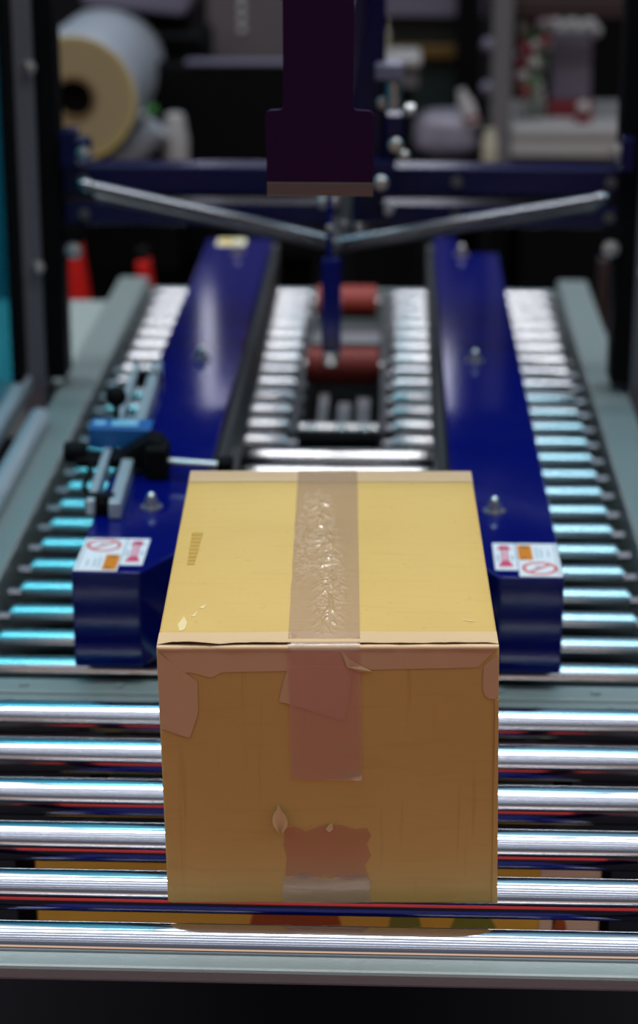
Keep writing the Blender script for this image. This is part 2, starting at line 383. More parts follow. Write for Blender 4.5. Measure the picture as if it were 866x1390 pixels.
# guard doors
def guard(sx):
    xx = -.556 if sx < 0 else .372+.04
    b = MB()
    b.obar((xx, 1.95, .772), (xx, 3.04, .772), .024, .03, .007)
    b.obar((xx, 1.95, 2.28), (xx, 3.04, 2.28), .024, .03, .007)
    b.obar((xx, 1.965, .772), (xx, 1.965, 2.28), .024, .03, .006, up=(1, 0, 0))
    o = b.build('guard_door', 'alu', mc)
    b = MB(); b.box(xx-.010, xx+.006, 2.985, 3.035, .788, 2.265, .003); b.build('door_edge', 'black', o)
    b = MB(); b.box(xx-.012, xx-.008, 1.97, 2.985, .79, 2.27); b.build('door_sheet', 'teal_sheet' if sx < 0 else 'clear_sheet', o)
    b = MB(); xr = xx+.053 if sx < 0 else xx-.045
    b.obar((xr, 1.95, .775), (xr, 2.86, .775), .026, .032, .010); b.build('guard_rail', 'alu', mc)
    for y in (2.1, 2.84):
        MB().box(xr-.012, xr+.012, y-.015, y+.015, .745, .7585, .002).build('rail_bracket', 'black', mc)
guard(-1); guard(1)

# ------------------------------------------------------------------ lower tape head in the bed slot
lh = thing('tape_head', (-.075, 3.3, .63), 'lower tape head with two rust red rollers set in the slot between the bed rollers', 'tape head')
for x0, x1, y0, y1 in ((-.150, -.138, 2.875, 3.56), (-.020, -.008, 2.885, 3.74)):
    MB().box(x0, x1, y0, y1, .64, .752, .002).build('side_plate', 'dark_steel', lh)
b = MB(); b.box(-.137, -.021, 2.88, 2.895, .64, .742, .002); b.build('front_plate', 'black', lh)
b = MB(); b.box(-.137, -.021, 2.9, 3.72, .625, .635); b.build('base_plate', 'black', lh)
for y, z, x0, x1 in ((3.23, .752, -.137, -.022), (3.645, .755, -.137, -.030)):
    b = MB(); b.revolve((x0, y, z), (1, 0, 0), [(0, 0), (0, .026), (.003, .029), (x1-x0-.003, .029), (x1-x0, .026), (x1-x0, 0)], 28); o = b.build('pressure_roller', 'red_rubber', lh)
    b = MB(); b.cyl((x0-.006, y, z), (x1+.006, y, z), .007, 12); b.build('axle', 'steel', o)
b = MB(); b.box(-.137, -.021, 3.38, 3.44, .742, .752, .002); b.build('cover_bar', 'steel', lh)
b = MB(); b.box(-.137, -.021, 3.46, 3.52, .734, .744, .002); b.build('cover_bar', 'dark_steel', lh)
b = MB(); b.cyl((-.136, 2.97, .725), (-.022, 2.97, .725), .011, 14); b.build('guide_roller', 'steel', lh)
b = MB()
for x in (-.12, -.075, -.04): b.ball((x, 2.935, .735), .010, 12)
b.build('knurled_nut', 'steel', lh)
b = MB(); b.box(-.115, -.10, 2.99, 3.18, .66, .72, .002); b.box(-.085, -.065, 3.0, 3.15, .66, .715, .002); b.box(-.055, -.035, 2.99, 3.16, .66, .72, .002); b.build('linkage', 'warm_grey', lh)

# ------------------------------------------------------------------ upper tape head
uh = thing('tape_head', (-.0715, 1.95, 1.27), 'dark violet front plate of the upper tape head hanging above the cardboard box', 'tape head')
b = MB(); x0, x1, y = -.121, -.0205, 1.948; n0, n1 = -.1045, -.0395
out = [(x0+.001, y, 1.2855), (x0, y, 1.348), (x0+.0015, y, 1.3515), (x0+.0045, y, 1.353), (n0-.003, y, 1.3535), (n0-.0007, y, 1.3548), (n0, y, 1.358), (n0, y, 1.75), (n1, y, 1.75), (n1, y, 1.358), (n1+.0007, y, 1.3548), (n1+.003, y, 1.3535), (x1-.0045, y, 1.353), (x1-.0015, y, 1.3515), (x1, y, 1.348), (x1, y, 1.2855)]
b.prism(out, (0, .006, 0), .0007); b.build('front_plate', 'violet', uh)
b = MB(); b.box(x0+.001, x1, y-.0003, y+.0068, 1.273, 1.2858, .0005); b.build('wear_strip', 'dark_steel', uh)
b = MB(); b.box(-.099, -.093, 1.956, 2.95, 1.33, 1.42, .002); b.box(-.05, -.044, 1.956, 2.95, 1.33, 1.42, .002); b.build('side_plate', 'violet', uh)
b = MB(); b.box(-.0925, -.0505, 2.86, 2.99, 1.34, 1.41, .003); b.build('mast_bracket', 'navy', uh)
b = MB(); b.cyl((-.11, 1.99, 1.46), (-.10, 1.99, 1.46), .012, 14, .002); b.build('blue_cap', 'cyan_blue', uh)
b = MB(); b.box(-.1035, -.1035+.003, 1.985, 1.995, 1.41, 1.47); b.build('cap_tab', 'black', uh)
# blade arm hanging from the head
b = MB(); b.prism([(-.098, 2.78, 1.026), (-.098, 2.83, 1.018), (-.098, 2.88, .96), (-.098, 2.87, .89), (-.098, 2.83, .876), (-.098, 2.79, .895), (-.098, 2.78, .915)], (.0255, 0, 0), .003)
bl = b.build('blade_arm', 'blue', uh)
b = MB(); b.box(-.096, -.076, 2.783, 2.80, .874, .895, .003); b.build('blade_tip', 'steel', bl)
b = MB(); b.box(-.092, -.084, 2.79, 2.80, 1.025, 1.34, .001); b.build('hanger_strip', 'blue', uh)
b = MB(); b.cyl((-.088, 2.79, 1.068), (-.088, 2.78, 1.068), .004, 10); b.build('hanger_screw', 'steel', uh)

# ------------------------------------------------------------------ side belt drives
def belt_unit(s, label):
    """s = -1 left, +1 right; inner faces look at the bed centre x = -.074"""
    cx = -.074; I = .1425; O = .257 if s < 0 else .2525; F = .186
    X = lambda d: cx+s*d
    zb, zt = .757, .8642
    t = thing('belt_drive', (X((I+O)/2), 2.8, zb), label, 'belt drive', 'blue side belt drives')
    b = MB()
    def outline(z, g=0.):
        return [(X(O), 2.020+g, z), (X(F), 2.020+g, z), (X(I), 2.098+g, z), (X(I), 3.665 if s < 0 else 3.69, z), (X(I+.04), 3.665 if s < 0 else 3.69, z), (X(I+.042), 3.66 if s < 0 else 3.56, z), (X(O), 3.66 if s < 0 else 3.56, z)]
    b.prism(outline(zb), (0, 0, zt-zb), .0022)
    h = b.build('housing', 'blue', t)
    # belt loop showing along the inner face, round pulleys at both ends
    b = MB(); xa = X(I-.0005); xb = X(I-.0135)
    b.prism([(xa, 2.14, .775), (xb, 2.155, .775), (xb, 3.60, .775), (xa, 3.63, .775)], (0, 0, .078), .002); bt = b.build('side_belt', 'black_rubber', t)
    b = MB(); b.box(min(X(I), X(I-.012)), max(X(I), X(I-.012)), 3.61, 3.655, .80, .859, .004); b.build('end_roller', 'dark_steel', t)
    for y in (2.222, 2.855, 3.545):
        x = X(.196 if s < 0 else .189)
        b = MB(); b.revolve((x, y, zt), (0, 0, 1), [(0, .0125), (.0022, .0125), (.0022, .0075), (.009, .0075), (.0092, .0055), (.013, .006), (.0165, .0045), (.0185, .002), (.019, 0)], 18); b.build('bolt', 'steel', t)
    # warning stickers
    z = zt+.0004
    def flat(b, pts, dz): b.prism([(p[0], p[1], z+dz) for p in pts], (0, 0, .0003))
    def rect(b, xa, xb, ya, yb, dz): flat(b, [(xa, ya), (xb, ya), (xb, yb), (xa, yb)], dz)
    mats = ['label_white', 'label_red', 'label_orange', 'label_grey', 'label_black']
    b = MB()
    xo, xi = X(O-.0015), X(O-(.047 if s < 0 else .0455))
    x0, x1 = min(xo, xi), max(xo, xi)
    rect(b, x0, x1, 2.0225, 2.120, 0)
    # black outline and grey text rows
    b.mi = 4
    e = xo-s*.003
    rect(b, min(e, e-s*.0006), max(e, e-s*.0006), 2.026, 2.117, .0003)
    cyr = 2.098 if s < 0 else 2.046; cxr = (x0+x1)/2
    # prohibition ring
    b.mi = 1; n = 28; ro, ri = .0185, .0150
    for k in range(n):
        a0, a1 = 2*PI*k/n, 2*PI*(k+1)/n
        flat(b, [(cxr+ro*math.cos(a0), cyr+ro*math.sin(a0)), (cxr+ro*math.cos(a1), cyr+ro*math.sin(a1)), (cxr+ri*math.cos(a1), cyr+ri*math.sin(a1)), (cxr+ri*math.cos(a0), cyr+ri*math.sin(a0))], .0003)
    d = .0108; w = .0012
    flat(b, [(cxr-d-w, cyr-d+w), (cxr-d+w, cyr-d-w), (cxr+d+w, cyr+d-w), (cxr+d-w, cyr+d+w)], .0003)
    b.mi = 3
    flat(b, [(cxr-.006, cyr+.002), (cxr-.002, cyr+.009), (cxr+.001, cyr+.008), (cxr-.002, cyr+.001)], .0002)
    # orange warning block and text rows
    b.mi = 2
    oy = (2.026, 2.070) if s < 0 else (2.070, 2.114)
    ix = xi+s*.0015
    ox = (min(ix, ix+s*.015), max(ix, ix+s*.015))
    rect(b, ox[0], ox[1], oy[0], oy[1], .0003)
    b.mi = 4
    rect(b, ox[0]+.004, ox[1]-.004, oy[0]+.037, oy[0]+.040, .0005); rect(b, ox[0]+.003, ox[1]-.006, oy[0]+.004, oy[0]+.006, .0005)
    b.mi = 3
    for k, xx in enumerate((.021, .026, .0335)):
        xt = xi+s*xx
        rect(b, xt-.001, xt+.001, oy[0]+.006+k*.002, oy[1]-.008-k*.004, .0003)
    b.build('warning_sticker', mats, h)
    b = MB(); b.mi = 0
    x2 = xi-s*.0008; x3 = xi-s*.0245
    xa_, xb_ = min(x2, x3), max(x2, x3)
    rect(b, xa_, xb_, 2.040, 2.120, 0)
    b.mi = 1; xm = (xa_+xb_)/2
    rect(b, xm-.0035, xm+.0035, 2.062, 2.104, .0003); flat(b, [(xm-.008, 2.100), (xm+.008, 2.100), (xm+.004, 2.112), (xm-.004, 2.112)], .0003)
    flat(b, [(xm-.008, 2.050), (xm+.008, 2.050), (xm+.005, 2.064), (xm-.005, 2.064)], .0003)
    b.mi = 3; rect(b, xm-.009, xm-.006, 2.066, 2.084, .0003); rect(b, xm+.006, xm+.009, 2.070, 2.082, .0003)
    b.mi = 2; rect(b, xm-.001, xm+.001, 2.066, 2.10, .0005)
    b.build('warning_sticker', ['label_white', 'label_pink', 'label_white', 'label_grey'], h)
    return t, h, X
lt, lhs, XF = belt_unit(-1, 'blue side belt drive left of the box, carrying a clamp and two slide bars')
rt, rhs, _ = belt_unit(1, 'blue side belt drive on the right of the box, bare apart from bolts and stickers')
# pale label at the far end of the left unit
b = MB(); b.box(-.312, -.262, 3.60, 3.655, .8646, .8652); o = b.build('rear_label', 'cream', lhs)
b = MB(); b.box(-.305, -.285, 3.615, 3.645, .8652, .8657); b.build('label_patch', 'label_yellow', o)
# slide bars and clamp on the left unit
b = MB(); b.obar((-.334, 2.185, .876), (-.350, 2.766, .876), .010, .018, .002); b.build('slide_bar', 'alu', lt)
b = MB(); b.obar((-.306, 2.18, .875), (-.323, 2.767, .875), .014, .020, .002); b.build('slide_bar', 'alu', lt)
b = MB(); b.box(-.342, -.308, 2.196, 2.214, .8643, .886, .003); b.cyl((-.322, 2.19, .876), (-.322, 2.20, .876), .006, 12, .001); b.build('bar_stop', 'black', lt)
b = MB(); b.box(-.345, -.312, 2.70, 2.715, .8645, .886, .003); b.build('bar_stop', 'black', lt)
ce = bpy.data.objects.new('position_clamp', None); COL.objects.link(ce); ce.parent = lt; ce.location = Vector((-.31, 2.36, .87))-lt.location
b = MB()
b.prism([(-.372, 2.335, .8725), (-.272, 2.335, .8725), (-.270, 2.335, .905), (-.284, 2.335, .909), (-.304, 2.335, .898), (-.320, 2.335, .885), (-.345, 2.335, .882), (-.372, 2.335, .884)], (0, .04, 0), .002)
b.box(-.288, -.262, 2.315, 2.36, .8647, .903, .003); b.cyl((-.388, 2.355, .886), (-.362, 2.355, .886), .0125, 16, .002)
b.build('clamp_body', 'black', ce)
b = MB(); b.prism([(-.362, 2.376, .886), (-.352, 2.376, .882), (-.322, 2.376, .884), (-.292, 2.376, .901), (-.287, 2.376, .909), (-.362, 2.376, .910)], (0, .040, 0), .002); b.build('blue_block', 'cyan_blue', ce)
b = MB(); b.box(-.336, -.304, 2.384, 2.406, .9102, .9108); b.revolve((-.350, 2.395, .9102), (0, 0, 1), [(0, .008), (.0006, .008), (.0006, 0)], 16); b.build('printed_mark', 'pale_blue', ce)
b = MB(); b.cyl((-.334, 2.42, .90), (-.334, 2.425, .925), .0035, 10); b.ball((-.334, 2.426, .934), .0130); b.build('ball_knob', 'black', ce)
b = MB(); b.tube([(-.352, 2.34, .880), (-.350, 2.25, .878), (-.330, 2.20, .877)], .0035, 8); b.build('linkage_rod', 'black', ce)
b = MB(); b.cyl((-.262, 2.33, .884), (-.200, 2.318, .884), .0045, 12); b.build('cross_rod', 'steel', ce)
b = MB(); b.box(-.203, -.185, 2.305, 2.33, .868, .892, .003); b.build('rod_stop', 'black', ce)

# ------------------------------------------------------------------ cardboard box
FL, FR, BR_, BL = [Vector(v) for v in ((-.1834, 1.549, .7505), (.0926, 1.559, .7505), (.0858, 2.004, .7505), (-.1985, 1.995, .7505))]
TFL, TFR, TBR, TBL = [Vector(v) for v in ((-.1876, 1.549, .984), (.0878, 1.5585, .985), (.0799, 2.004, .984), (-.2026, 1.995, .984))]
bx = thing('cardboard_box', (-.05, 1.78, .7505), 'taped brown cardboard box with a torn front, sitting on the shiny front rollers', 'box')
def trilin(u, v, w):
    a = FL.lerp(FR, u).lerp(BL.lerp(BR_, u), v); c = TFL.lerp(TFR, u).lerp(TBL.lerp(TBR, u), v)
    p = a.lerp(c, w)
    k = lambda t: 4*t*(1-t)
    # cardboard bulges a little
    p += Vector(((-.0025 if u < .02 else (.0025 if u > .98 else 0))*k(v)*k(w), (-.0025 if v < .02 else 0)*k(u)*k(w), (.0015 if w > .98 else 0)*k(u)*k(v)))
    return p
b = bmesh.new()
bmesh.ops.create_cube(b, size=1)
bmesh.ops.subdivide_edges(b, edges=b.edges[:], cuts=12, use_grid_fill=True)
for v in b.verts: v.co = trilin(v.co.x+.5, v.co.y+.5, v.co.z+.5)
sharp = [e for e in b.edges if len(e.link_faces) == 2 and e.calc_face_angle(0) > .8]
bmesh.ops.bevel(b, geom=sharp, offset=.0022, segments=3, affect='EDGES', profile=.5)
for f in b.faces: f.smooth = True
mb = MB(); mb._merge(b); body = mb.build('box_body', 'cardboard', bx)

NT = Vector((0, 0, 1)); NF = Vector((.036, -1, .0)).normalized(); D = .446; H = .234
def PB(u, s, off):
    """point on the box skin: s<0 on the top, s metres behind the front edge; s>0 on the front"""
    rc = .003
    k = lambda t: max(0, 4*t*(1-t))
    if s <= -rc:
        v = min(1, -s/D); p = TFL.lerp(TFR, u).lerp(TBL.lerp(TBR, u), v); return p+NT*(off+.0015*k(u)*k(v))
    if s >= rc:
        w = min(1, s/H); p = TFL.lerp(TFR, u).lerp(FL.lerp(FR, u), w); return p+NF*(off+.0025*k(u)*k(1-w))
    a = (s+rc)/(2*rc)*PI/2; e = TFL.lerp(TFR, u)
    c = e-NT*rc-NF*rc
    return c+(NT*math.cos(a)+NF*math.sin(a))*(rc+off)
def FPX(x, y):       # a spot on the front, from where it sits on the photographed face
    v = (y-880)/347; xl = 212+14*v; xr = 676-v
    return (x-xl)/(xr-xl), v*H
def TPX(x, y):
    Y = -.231+2115/(y+310); t = (878-y)/238
    xl = 212+46*t; xr = 676-36*t
    return (x-xl)/(xr-xl), -(Y-1.549)
def sheet(fn, nu, nv, th, name, m, parent):
    """closed thin sheet: fn(u,v,off)"""
    mb = MB(); mb.grid(lambda a, c: fn(a, c, th), nu, nv, flip=True); return mb.build(name, m, parent)
def patch(pts, off, name, m, parent, th=.0004, conv=FPX, bow=0.):
    q = [conv(*p) for p in pts]
    b = bmesh.new()
    A = [b.verts.new(PB(u, s, off)) for u, s in q]
    f = b.faces.new(A); r = bmesh.ops.extrude_face_region(b, geom=[f])
    nn = NF if conv is FPX else NT
    for v in r['geom']:
        if isinstance(v, bmesh.types.BMVert): v.co += nn*th
    bmesh.ops.recalc_face_normals(b, faces=b.faces[:]); bmesh.ops.triangulate(b, faces=b.faces[:])
    mb = MB(); mb._merge(b); return mb.build(name, m, parent)
nz = lambda x, y, k=1., o=0.: noise.noise(Vector((x*k+o, y*k, o)))

# paper tape: a strip along the top edge whose lip lifts, and a strip folded down the front
def lip(u):
    k = .25 if .395 < u < .585 else 1
    e = min(1, u/.05, (1-u)/.03)
    return k*max(0, e)*(.0008+.0024*abs(nz(u, .3, 4.5))+.0012*abs(nz(u, 2.3, 14.)))
def top_strip(a, c, th):
    u = .002+.996*a
    s = -.0268+.0015*nz(u, 0, 3)+(.0268-.0015+.0012*nz(u, 5., 9.))*c
    g = max(0, (s+.012)/.0105)**1.6
    return PB(u, min(s, -.0030), th+.0003+lip(u)*g)+NF*max(0, s+.0030)
mb = MB(); mb.grid(lambda a, c: top_strip(a, c, .0009), 200, 24, flip=True); mb.grid(lambda a, c: top_strip(a, c, .0002), 200, 24)
mb.build('paper_tape', 'paper_tape', bx)
def front_tape(a, c, th):
    u = .002+.996*a
    low = .0225-.004*u+.008*max(0, 1-abs(u-.09)/.05)*.6
    top = -.0045
    s = top+(low-top)*c
    # mitred ends: the sheet narrows towards the box corners as it goes down
    if s > 0:
        lo = .092*min(1, s/.030); hi = 1-.062*min(1, s/.018)
        u = lo+(hi-lo)*a
    g = math.exp(-((s-.001)/.0028)**2)
    lift = .0003+g*(.0008+.0016*abs(nz(u, .7, 6.))+.0010*abs(nz(u, 1.3, 17.)))*(.4 if .40 < u < .58 else 1)
    lift += .0007*max(0, nz(u, s*4, 11, 4.))*min(1, max(0, s)/.004)
    return PB(u, s, th+lift)
sheet(front_tape, 200, 44, .0003, 'paper_tape', 'paper_tape', bx)
sheet(lambda a, c, th: PB(.002+.996*a, -D+.034*c, th+.0002), 20, 6, .0003, 'paper_tape', 'paper_tape', bx)
# corner patches
def zig(x0, y0, x1, y1, n, a):
    return [(x0+(x1-x0)*i/n, y0+(y1-y0)*i/n+(a if i % 2 else 0)) for i in range(n+1)]
patch([(213, 886), (240, 905), (268, 925), (268.5, 966), (258, 996)]+zig(256, 998, 218, 986, 14, 1.4), .0007, 'corner_patch', 'paper_tape', bx)
patch([(655, 905), (674, 890), (675.2, 944), (671, 948), (662, 948), (656, 943), (653.5, 934)], .0007, 'corner_patch', 'paper_tape', bx)
# torn paper tape end under the clear tape
patch([(391, 905), (478, 905), (474, 940), (467, 976)]+zig(462, 973, 378, 949, 20, 1.5)+[(384, 925)], .0009, 'torn_tape_end', 'paper_tape', bx)
# small lifted tongue right of the clear tape
mb = MB(); P0 = [(462, 884), (475, 897), (489, 904), (503, 910), (489, 912), (470, 905)]
q = [FPX(*p) for p in P0]
mb.prism([PB(u, s, .0022+.0006*(i % 2)) for i, (u, s) in enumerate(q)], NF*.0003); mb.build('lifted_tongue', 'paper_tape', bx)

# clear packing tape over the top and down the front
def clear(a, c, th):
    s0, s1 = -D+.0005, .1165
    s = s0+(s1-s0)*c
    u0 = .384+(.002*nz(0, s, 30)); u1 = .5945
    u = u0+(u1-u0)*a
    w = 0.
    if s < -.004:
        v = -s/D
        band = math.exp(-((a-(.47+.10*math.sin(v*5+.4)))/.16)**2)*max(0, min(1, (v-.03)/.1))*max(0, min(1, (.86-v)/.1))
        band += .7*math.exp(-((a-.16)/.12)**2)*max(0, 1-abs(v-.50)/.22)
        r = 1-abs(nz(a*2.6, v*9, 2.0, 3.)); r2 = 1-abs(nz(a*5, v*20, 2., 9.))
        w = band*(.0030*r**9+.0016*r2**7)
    else:
        w = .0010
        if s > .108: w += .0022*((s-.108)/.0085)**1.5*max(0, (a-.45)/.55)
    return PB(u, s, .0012+w+th)
sheet(clear, 90, 640, .0, 'clear_tape', 'clear_tape', bx)
# old tape residue at the foot of the front
patch([(386, 1121), (398, 1117), (414, 1124), (432, 1118), (447, 1114), (462, 1116), (480, 1121), (497, 1120), (503, 1130), (497, 1142), (503, 1158), (494, 1172), (500, 1188), (470, 1192), (440, 1186), (412, 1190), (386, 1186), (388, 1160), (383, 1142)], .0006, 'tape_residue', 'residue', bx, .0003)
patch([(384, 1188), (412, 1183), (440, 1190), (470, 1187), (497, 1186), (503, 1195), (500, 1210), (503, 1224), (470, 1225), (430, 1225), (384, 1224), (382, 1206)], .0010, 'tape_residue', 'residue_pale', bx, .0003)
# torn curl of paper
def scrap(a, c, th):
    cx = 377+3*math.sin(c*2); w = (10*math.sin(PI*min(1, .10+c*.86)))*(1 if c > .1 else .75)
    x = cx+(a-.5)*2*w; y = 1088+36*c
    u, s = FPX(x, y)
    return PB(u, s, .0015+.006*c*(1-c)*2+.004*(a-.5)**2*4+th)
sheet(scrap, 10, 14, 0, 'torn_scrap', 'scrap', bx)
patch([(444, 1116), (450, 1112), (451, 1121), (446, 1125), (441, 1121)], .0012, 'torn_scrap', 'scrap', bx)
# flute edge strip with perforations down the right edge
mb = MB()
for i in range(70):
    y = 950+i*3.9; u, s = FPX(668.5, y)
    mb.prism([PB(u-.0012, s, .0001), PB(u+.0012, s, .0001), PB(u+.0012, s+.0011, .0001), PB(u-.0012, s+.0011, .0001)], NF*.0007)
mb.build('perforation', 'cardboard', bx)
patch([(670.5, 949), (675.3, 949), (674.7, 1225), (667.5, 1225)], .0004, 'seam_strip', 'cardboard', bx, .0007)
# golden stamp and scuffs on the top
mb = MB()
for i in range(9):
    y = 724+i*5; xa = 261-i*.8; q = [TPX(xa, y), TPX(xa+15-i*.6, y), TPX(xa+14-i*.6, y+3.6), TPX(xa-.8, y+3.6)]
    mb.prism([PB(u, s, .0002) for u, s in q], NT*.0002)
mb.build('stamp_mark', 'stamp', bx)
patch([(241, 849), (250, 838), (254, 846), (251, 855), (244, 858)], .0002, 'scuff_mark', 'scuff', bx, .0002, TPX)
patch([(259, 838), (268, 831), (265, 838)], .0002, 'scuff_mark', 'scuff', bx, .0002, TPX)
patch([(270, 826), (280, 822), (276, 828)], .0002, 'scuff_mark', 'scuff', bx, .0002, TPX)
patch([(627, 843.2), (645, 845), (645, 845.8), (627, 844.2)], .0002, 'scuff_mark', 'scuff', bx, .0002, TPX)

# ------------------------------------------------------------------ background: neighbouring machine on the left
rl = thing('film_roll', (-.70, 4.5, 1.0), 'big roll of clear film with a dark hollow core behind the left column', 'roll')
cx, cz, ry = -.690, .986, .136
b = MB(); b.revolve((cx, 4.5, cz), (0, 1, 0), [(0, .05), (0, ry-.004), (.004, ry), (.56, ry), (.564, ry-.004), (.564, .05), (0, .05)], 48); b.build('film', 'film_side', rl)
b = MB(); b.revolve((cx, 4.499, cz), (0, 1, 0), [(.0, .05), (0, ry-.010), (.004, ry-.010), (.004, .05), (0, .05)], 48); b.build('film_end', 'film_face', rl)
b = MB(); b.revolve((cx, 4.4988, cz), (0, 1, 0), [(.0, ry-.0102), (0, ry-.003), (.004, ry-.003), (.004, ry-.0102), (0, ry-.0102)], 48); b.build('film_rim', 'film_edge', rl)
b = MB(); b.revolve((cx, 4.497, cz), (0, 1, 0), [(0, .040), (0, .0495), (.30, .0495), (.30, .040), (0, .040)], 32); b.build('core', 'core', rl)
nb = thing('wrapping_machine', (-.5, 5.3, 0), 'dark neighbouring machine with a black box and grey panel behind the film roll', 'machine')
b = MB(); b.cyl((cx, 4.53, cz), (cx, 5.12, cz), .039, 20, .003); b.build('spindle', 'black', nb)
b = MB(); b.box(-.62, -.17, 4.9, 5.0, .55, 1.006, .008); b.build('control_box', 'black', nb)
b = MB(); b.box(-.49, -.17, 4.895, 4.96, 1.0065, 1.014, .002); b.build('box_lid', 'lavender', nb)
b = MB(); b.box(-.49, -.14, 5.5, 5.54, .6, 1.7, .004); pn = b.build('rear_panel', 'warm_grey', nb)
b = MB()
for i in range(9): b.revolve((-.40, 5.499, 1.02+i*.028), (0, -1, 0), [(0, .009), (.004, .009), (.006, .004), (.006, 0)], 12)
b.build('rivet', 'label_white', pn)
b = MB(); b.box(-1.1, -.47, 5.12, 5.45, .3, 1.04, .01); b.box(-.72, -.52, 5.3, 5.45, 1.04, 1.12, .02); b.build('machine_body', 'black', nb)
b = MB(); b.prism([(-.74, 5.0, 1.13), (-.50, 5.0, 1.105), (-.47, 5.0, 1.16), (-.50, 5.0, 1.3), (-.74, 5.0, 1.3)], (0, .2, 0), .01); b.build('top_cover', 'lavender', nb)
b = MB(); b.box(-.74, -.50, 5.05, 5.15, .25, .55, .01); b.box(-.3, -.2, 5.0, 5.15, 0, .55, .01); b.box(-.74, -.66, 5.05, 5.15, 0, .3, .01); b.build('base', 'black', nb)
b = MB(); b.cyl((-.64, 4.70, .79), (-.53, 4.70, .895), .032, 20, .004); b.build('pale_tube', 'film_side', nb)
b = MB(); b.ball((-.575, 4.72, .915), .018); b.ball((-.545, 4.72, .885), .014); b.ball((-.55, 4.72, .84), .012); b.build('knob', 'steel', nb)
b = MB(); b.box(-.575, -.545, 4.76, 4.80, .91, .93, .004); b.build('green_button', 'label_green', nb)
b = MB(); b.box(-.70, -.5, 4.74, 4.9, .55, .80, .01); b.build('support_arm', 'black', nb)
bt = MB()
bt.revolve((-.50, 4.74, .8005), (0, 0, 1), [(0, 0), (0, .030), (.06, .032), (.09, .026), (.115, .022), (.12, .012), (.12, 0)], 20)
tag(bt.build('white_spool', 'white'), 'small pale spool standing beside the black box behind the crossbeam', 'spool')
b = MB(); b.box(-.56, -.44, 4.70, 4.80, .76, .80, .004); b.build('shelf_bracket', 'black', nb)
# green-tipped pack top left
# red stands beyond the tray
for x, w, z, l in ((-.625, .016, .79, 'red tapered post beyond the grey tray, the one next to the left column'), (-.49, .016, .744, 'red tapered post beyond the grey tray, the one next to the left bed rail')):
    t = thing('red_post', (x+.08, 4.0, 0), l, 'post', 'red posts beyond the tray')
    b = MB(); b.prism([(x-.014, 4.0, z), (x+.010, 4.0, z), (x+.028, 4.0, z-.16), (x-.012, 4.0, z-.16)], (0, .05, 0), .004)
    b.prism([(x-.012, 4.001, z-.159), (x+.028, 4.001, z-.159), (x+.09, 4.001, .02), (x+.01, 4.001, .02)], (0, .048, 0), .004); b.build('shaft', 'red', t)
    b = MB(); b.box(x-.005, x+.105, 3.97, 4.08, 0, .02, .004); b.build('base', 'black', t)
    b = MB(); b.box(x-.014, x+.008, 4.005, 4.045, z, z+.022, .004); b.build('cap', 'dark_steel' if x < -.6 else 'black', t)

# ------------------------------------------------------------------ background: display stand on the right
ds = thing('display_stand', (.45, 5.1, 0), 'grey display stand with a tall post and pale shelf at the upper right', 'stand')
b = MB(); b.box(.222, .270, 4.96, 5.0, .73, 1.9, .004); b.build('post', 'mid_grey', ds)
b = MB(); b.box(.224, .268, 4.962, 4.998, 0, .7295, .004); b.build('post_foot', 'black', ds)
b = MB(); b.box(.272, .95, 4.95, 5.40, .835, .857, .004); b.box(.272, .95, 4.955, 4.97, .79, .834, .002); b.build('shelf', 'white', ds)
b = MB(); b.box(.272, .95, 4.975, 5.39, .755, .834, .004); b.build('drawer_front', 'mid_grey', ds)
b = MB(); b.box(.272, .95, 4.97, 5.39, .735, .754, .002); b.build('lower_trim', 'maroon', ds)
b = MB(); b.box(.272, .95, 5.0, 5.06, 1.105, 1.15, .004); b.build('upper_rail', 'maroon', ds)
b = MB(); b.box(.272, .95, 5.40, 5.42, 0, 1.9, .004); b.build('back_board', 'black', ds)
b = MB(); b.box(.90, .948, 4.96, 5.0, 0, 1.9, .004); b.build('post', 'mid_grey', ds)
b = MB(); b.ball((.214, 4.98, 1.045), .018); b.ball((.214, 4.98, .945), .018); b.build('clip', 'lavender', ds)
b = MB(); b.box(.30, .93, 4.99, 5.38, 0, .73, .004); b.build('cabinet', 'black', ds)
# goods on the shelf
t = thing('bouquet', (.355, 5.1, .857), 'tall bunch of white and red flowers with green leaves on the pale shelf', 'flowers')
random.seed(11)
w_, g_ = MB(), MB()
for i in range(26):
    x = .295+random.random()*.055; z = .88+random.random()*.20
    q = w_ if i % 3 else MB()
    q.ball((x, 5.03+random.random()*.1, z), .012+random.random()*.010, 10)
    if i % 3 == 0: q.build('red_bloom', 'dark_red', t)
for i in range(14):
    x = .30+random.random()*.05; z = .90+random.random()*.17
    g_.prism([(x-.016, 5.05, z), (x, 5.04, z-.012), (x+.018, 5.05, z+.006), (x, 5.06, z+.016)], (0, .004, 0))
for x in (.315, .33, .345): g_.cyl((x, 5.09, .86), (x+.004, 5.09, 1.05), .004, 6)
w_.build('white_bloom', 'white', t); g_.build('leaf', 'leaf', t)
t = thing('gift_box', (.42, 5.15, .857), 'pale lavender card pack with a red base and white top trim on the shelf', 'pack')
b = MB(); b.box(.372, .468, 5.12, 5.2, .90, 1.058, .004); b.build('card', 'lavender', t)
b = MB(); b.box(.365, .475, 5.115, 5.205, .858, .8995, .006); b.build('red_base', 'dark_red', t)
b = MB()
for i in range(9): b.ball((.365+i*.014, 5.15, 1.068+.010*math.sin(i*2.1)), .016, 10)
b.build('white_trim', 'white', t)
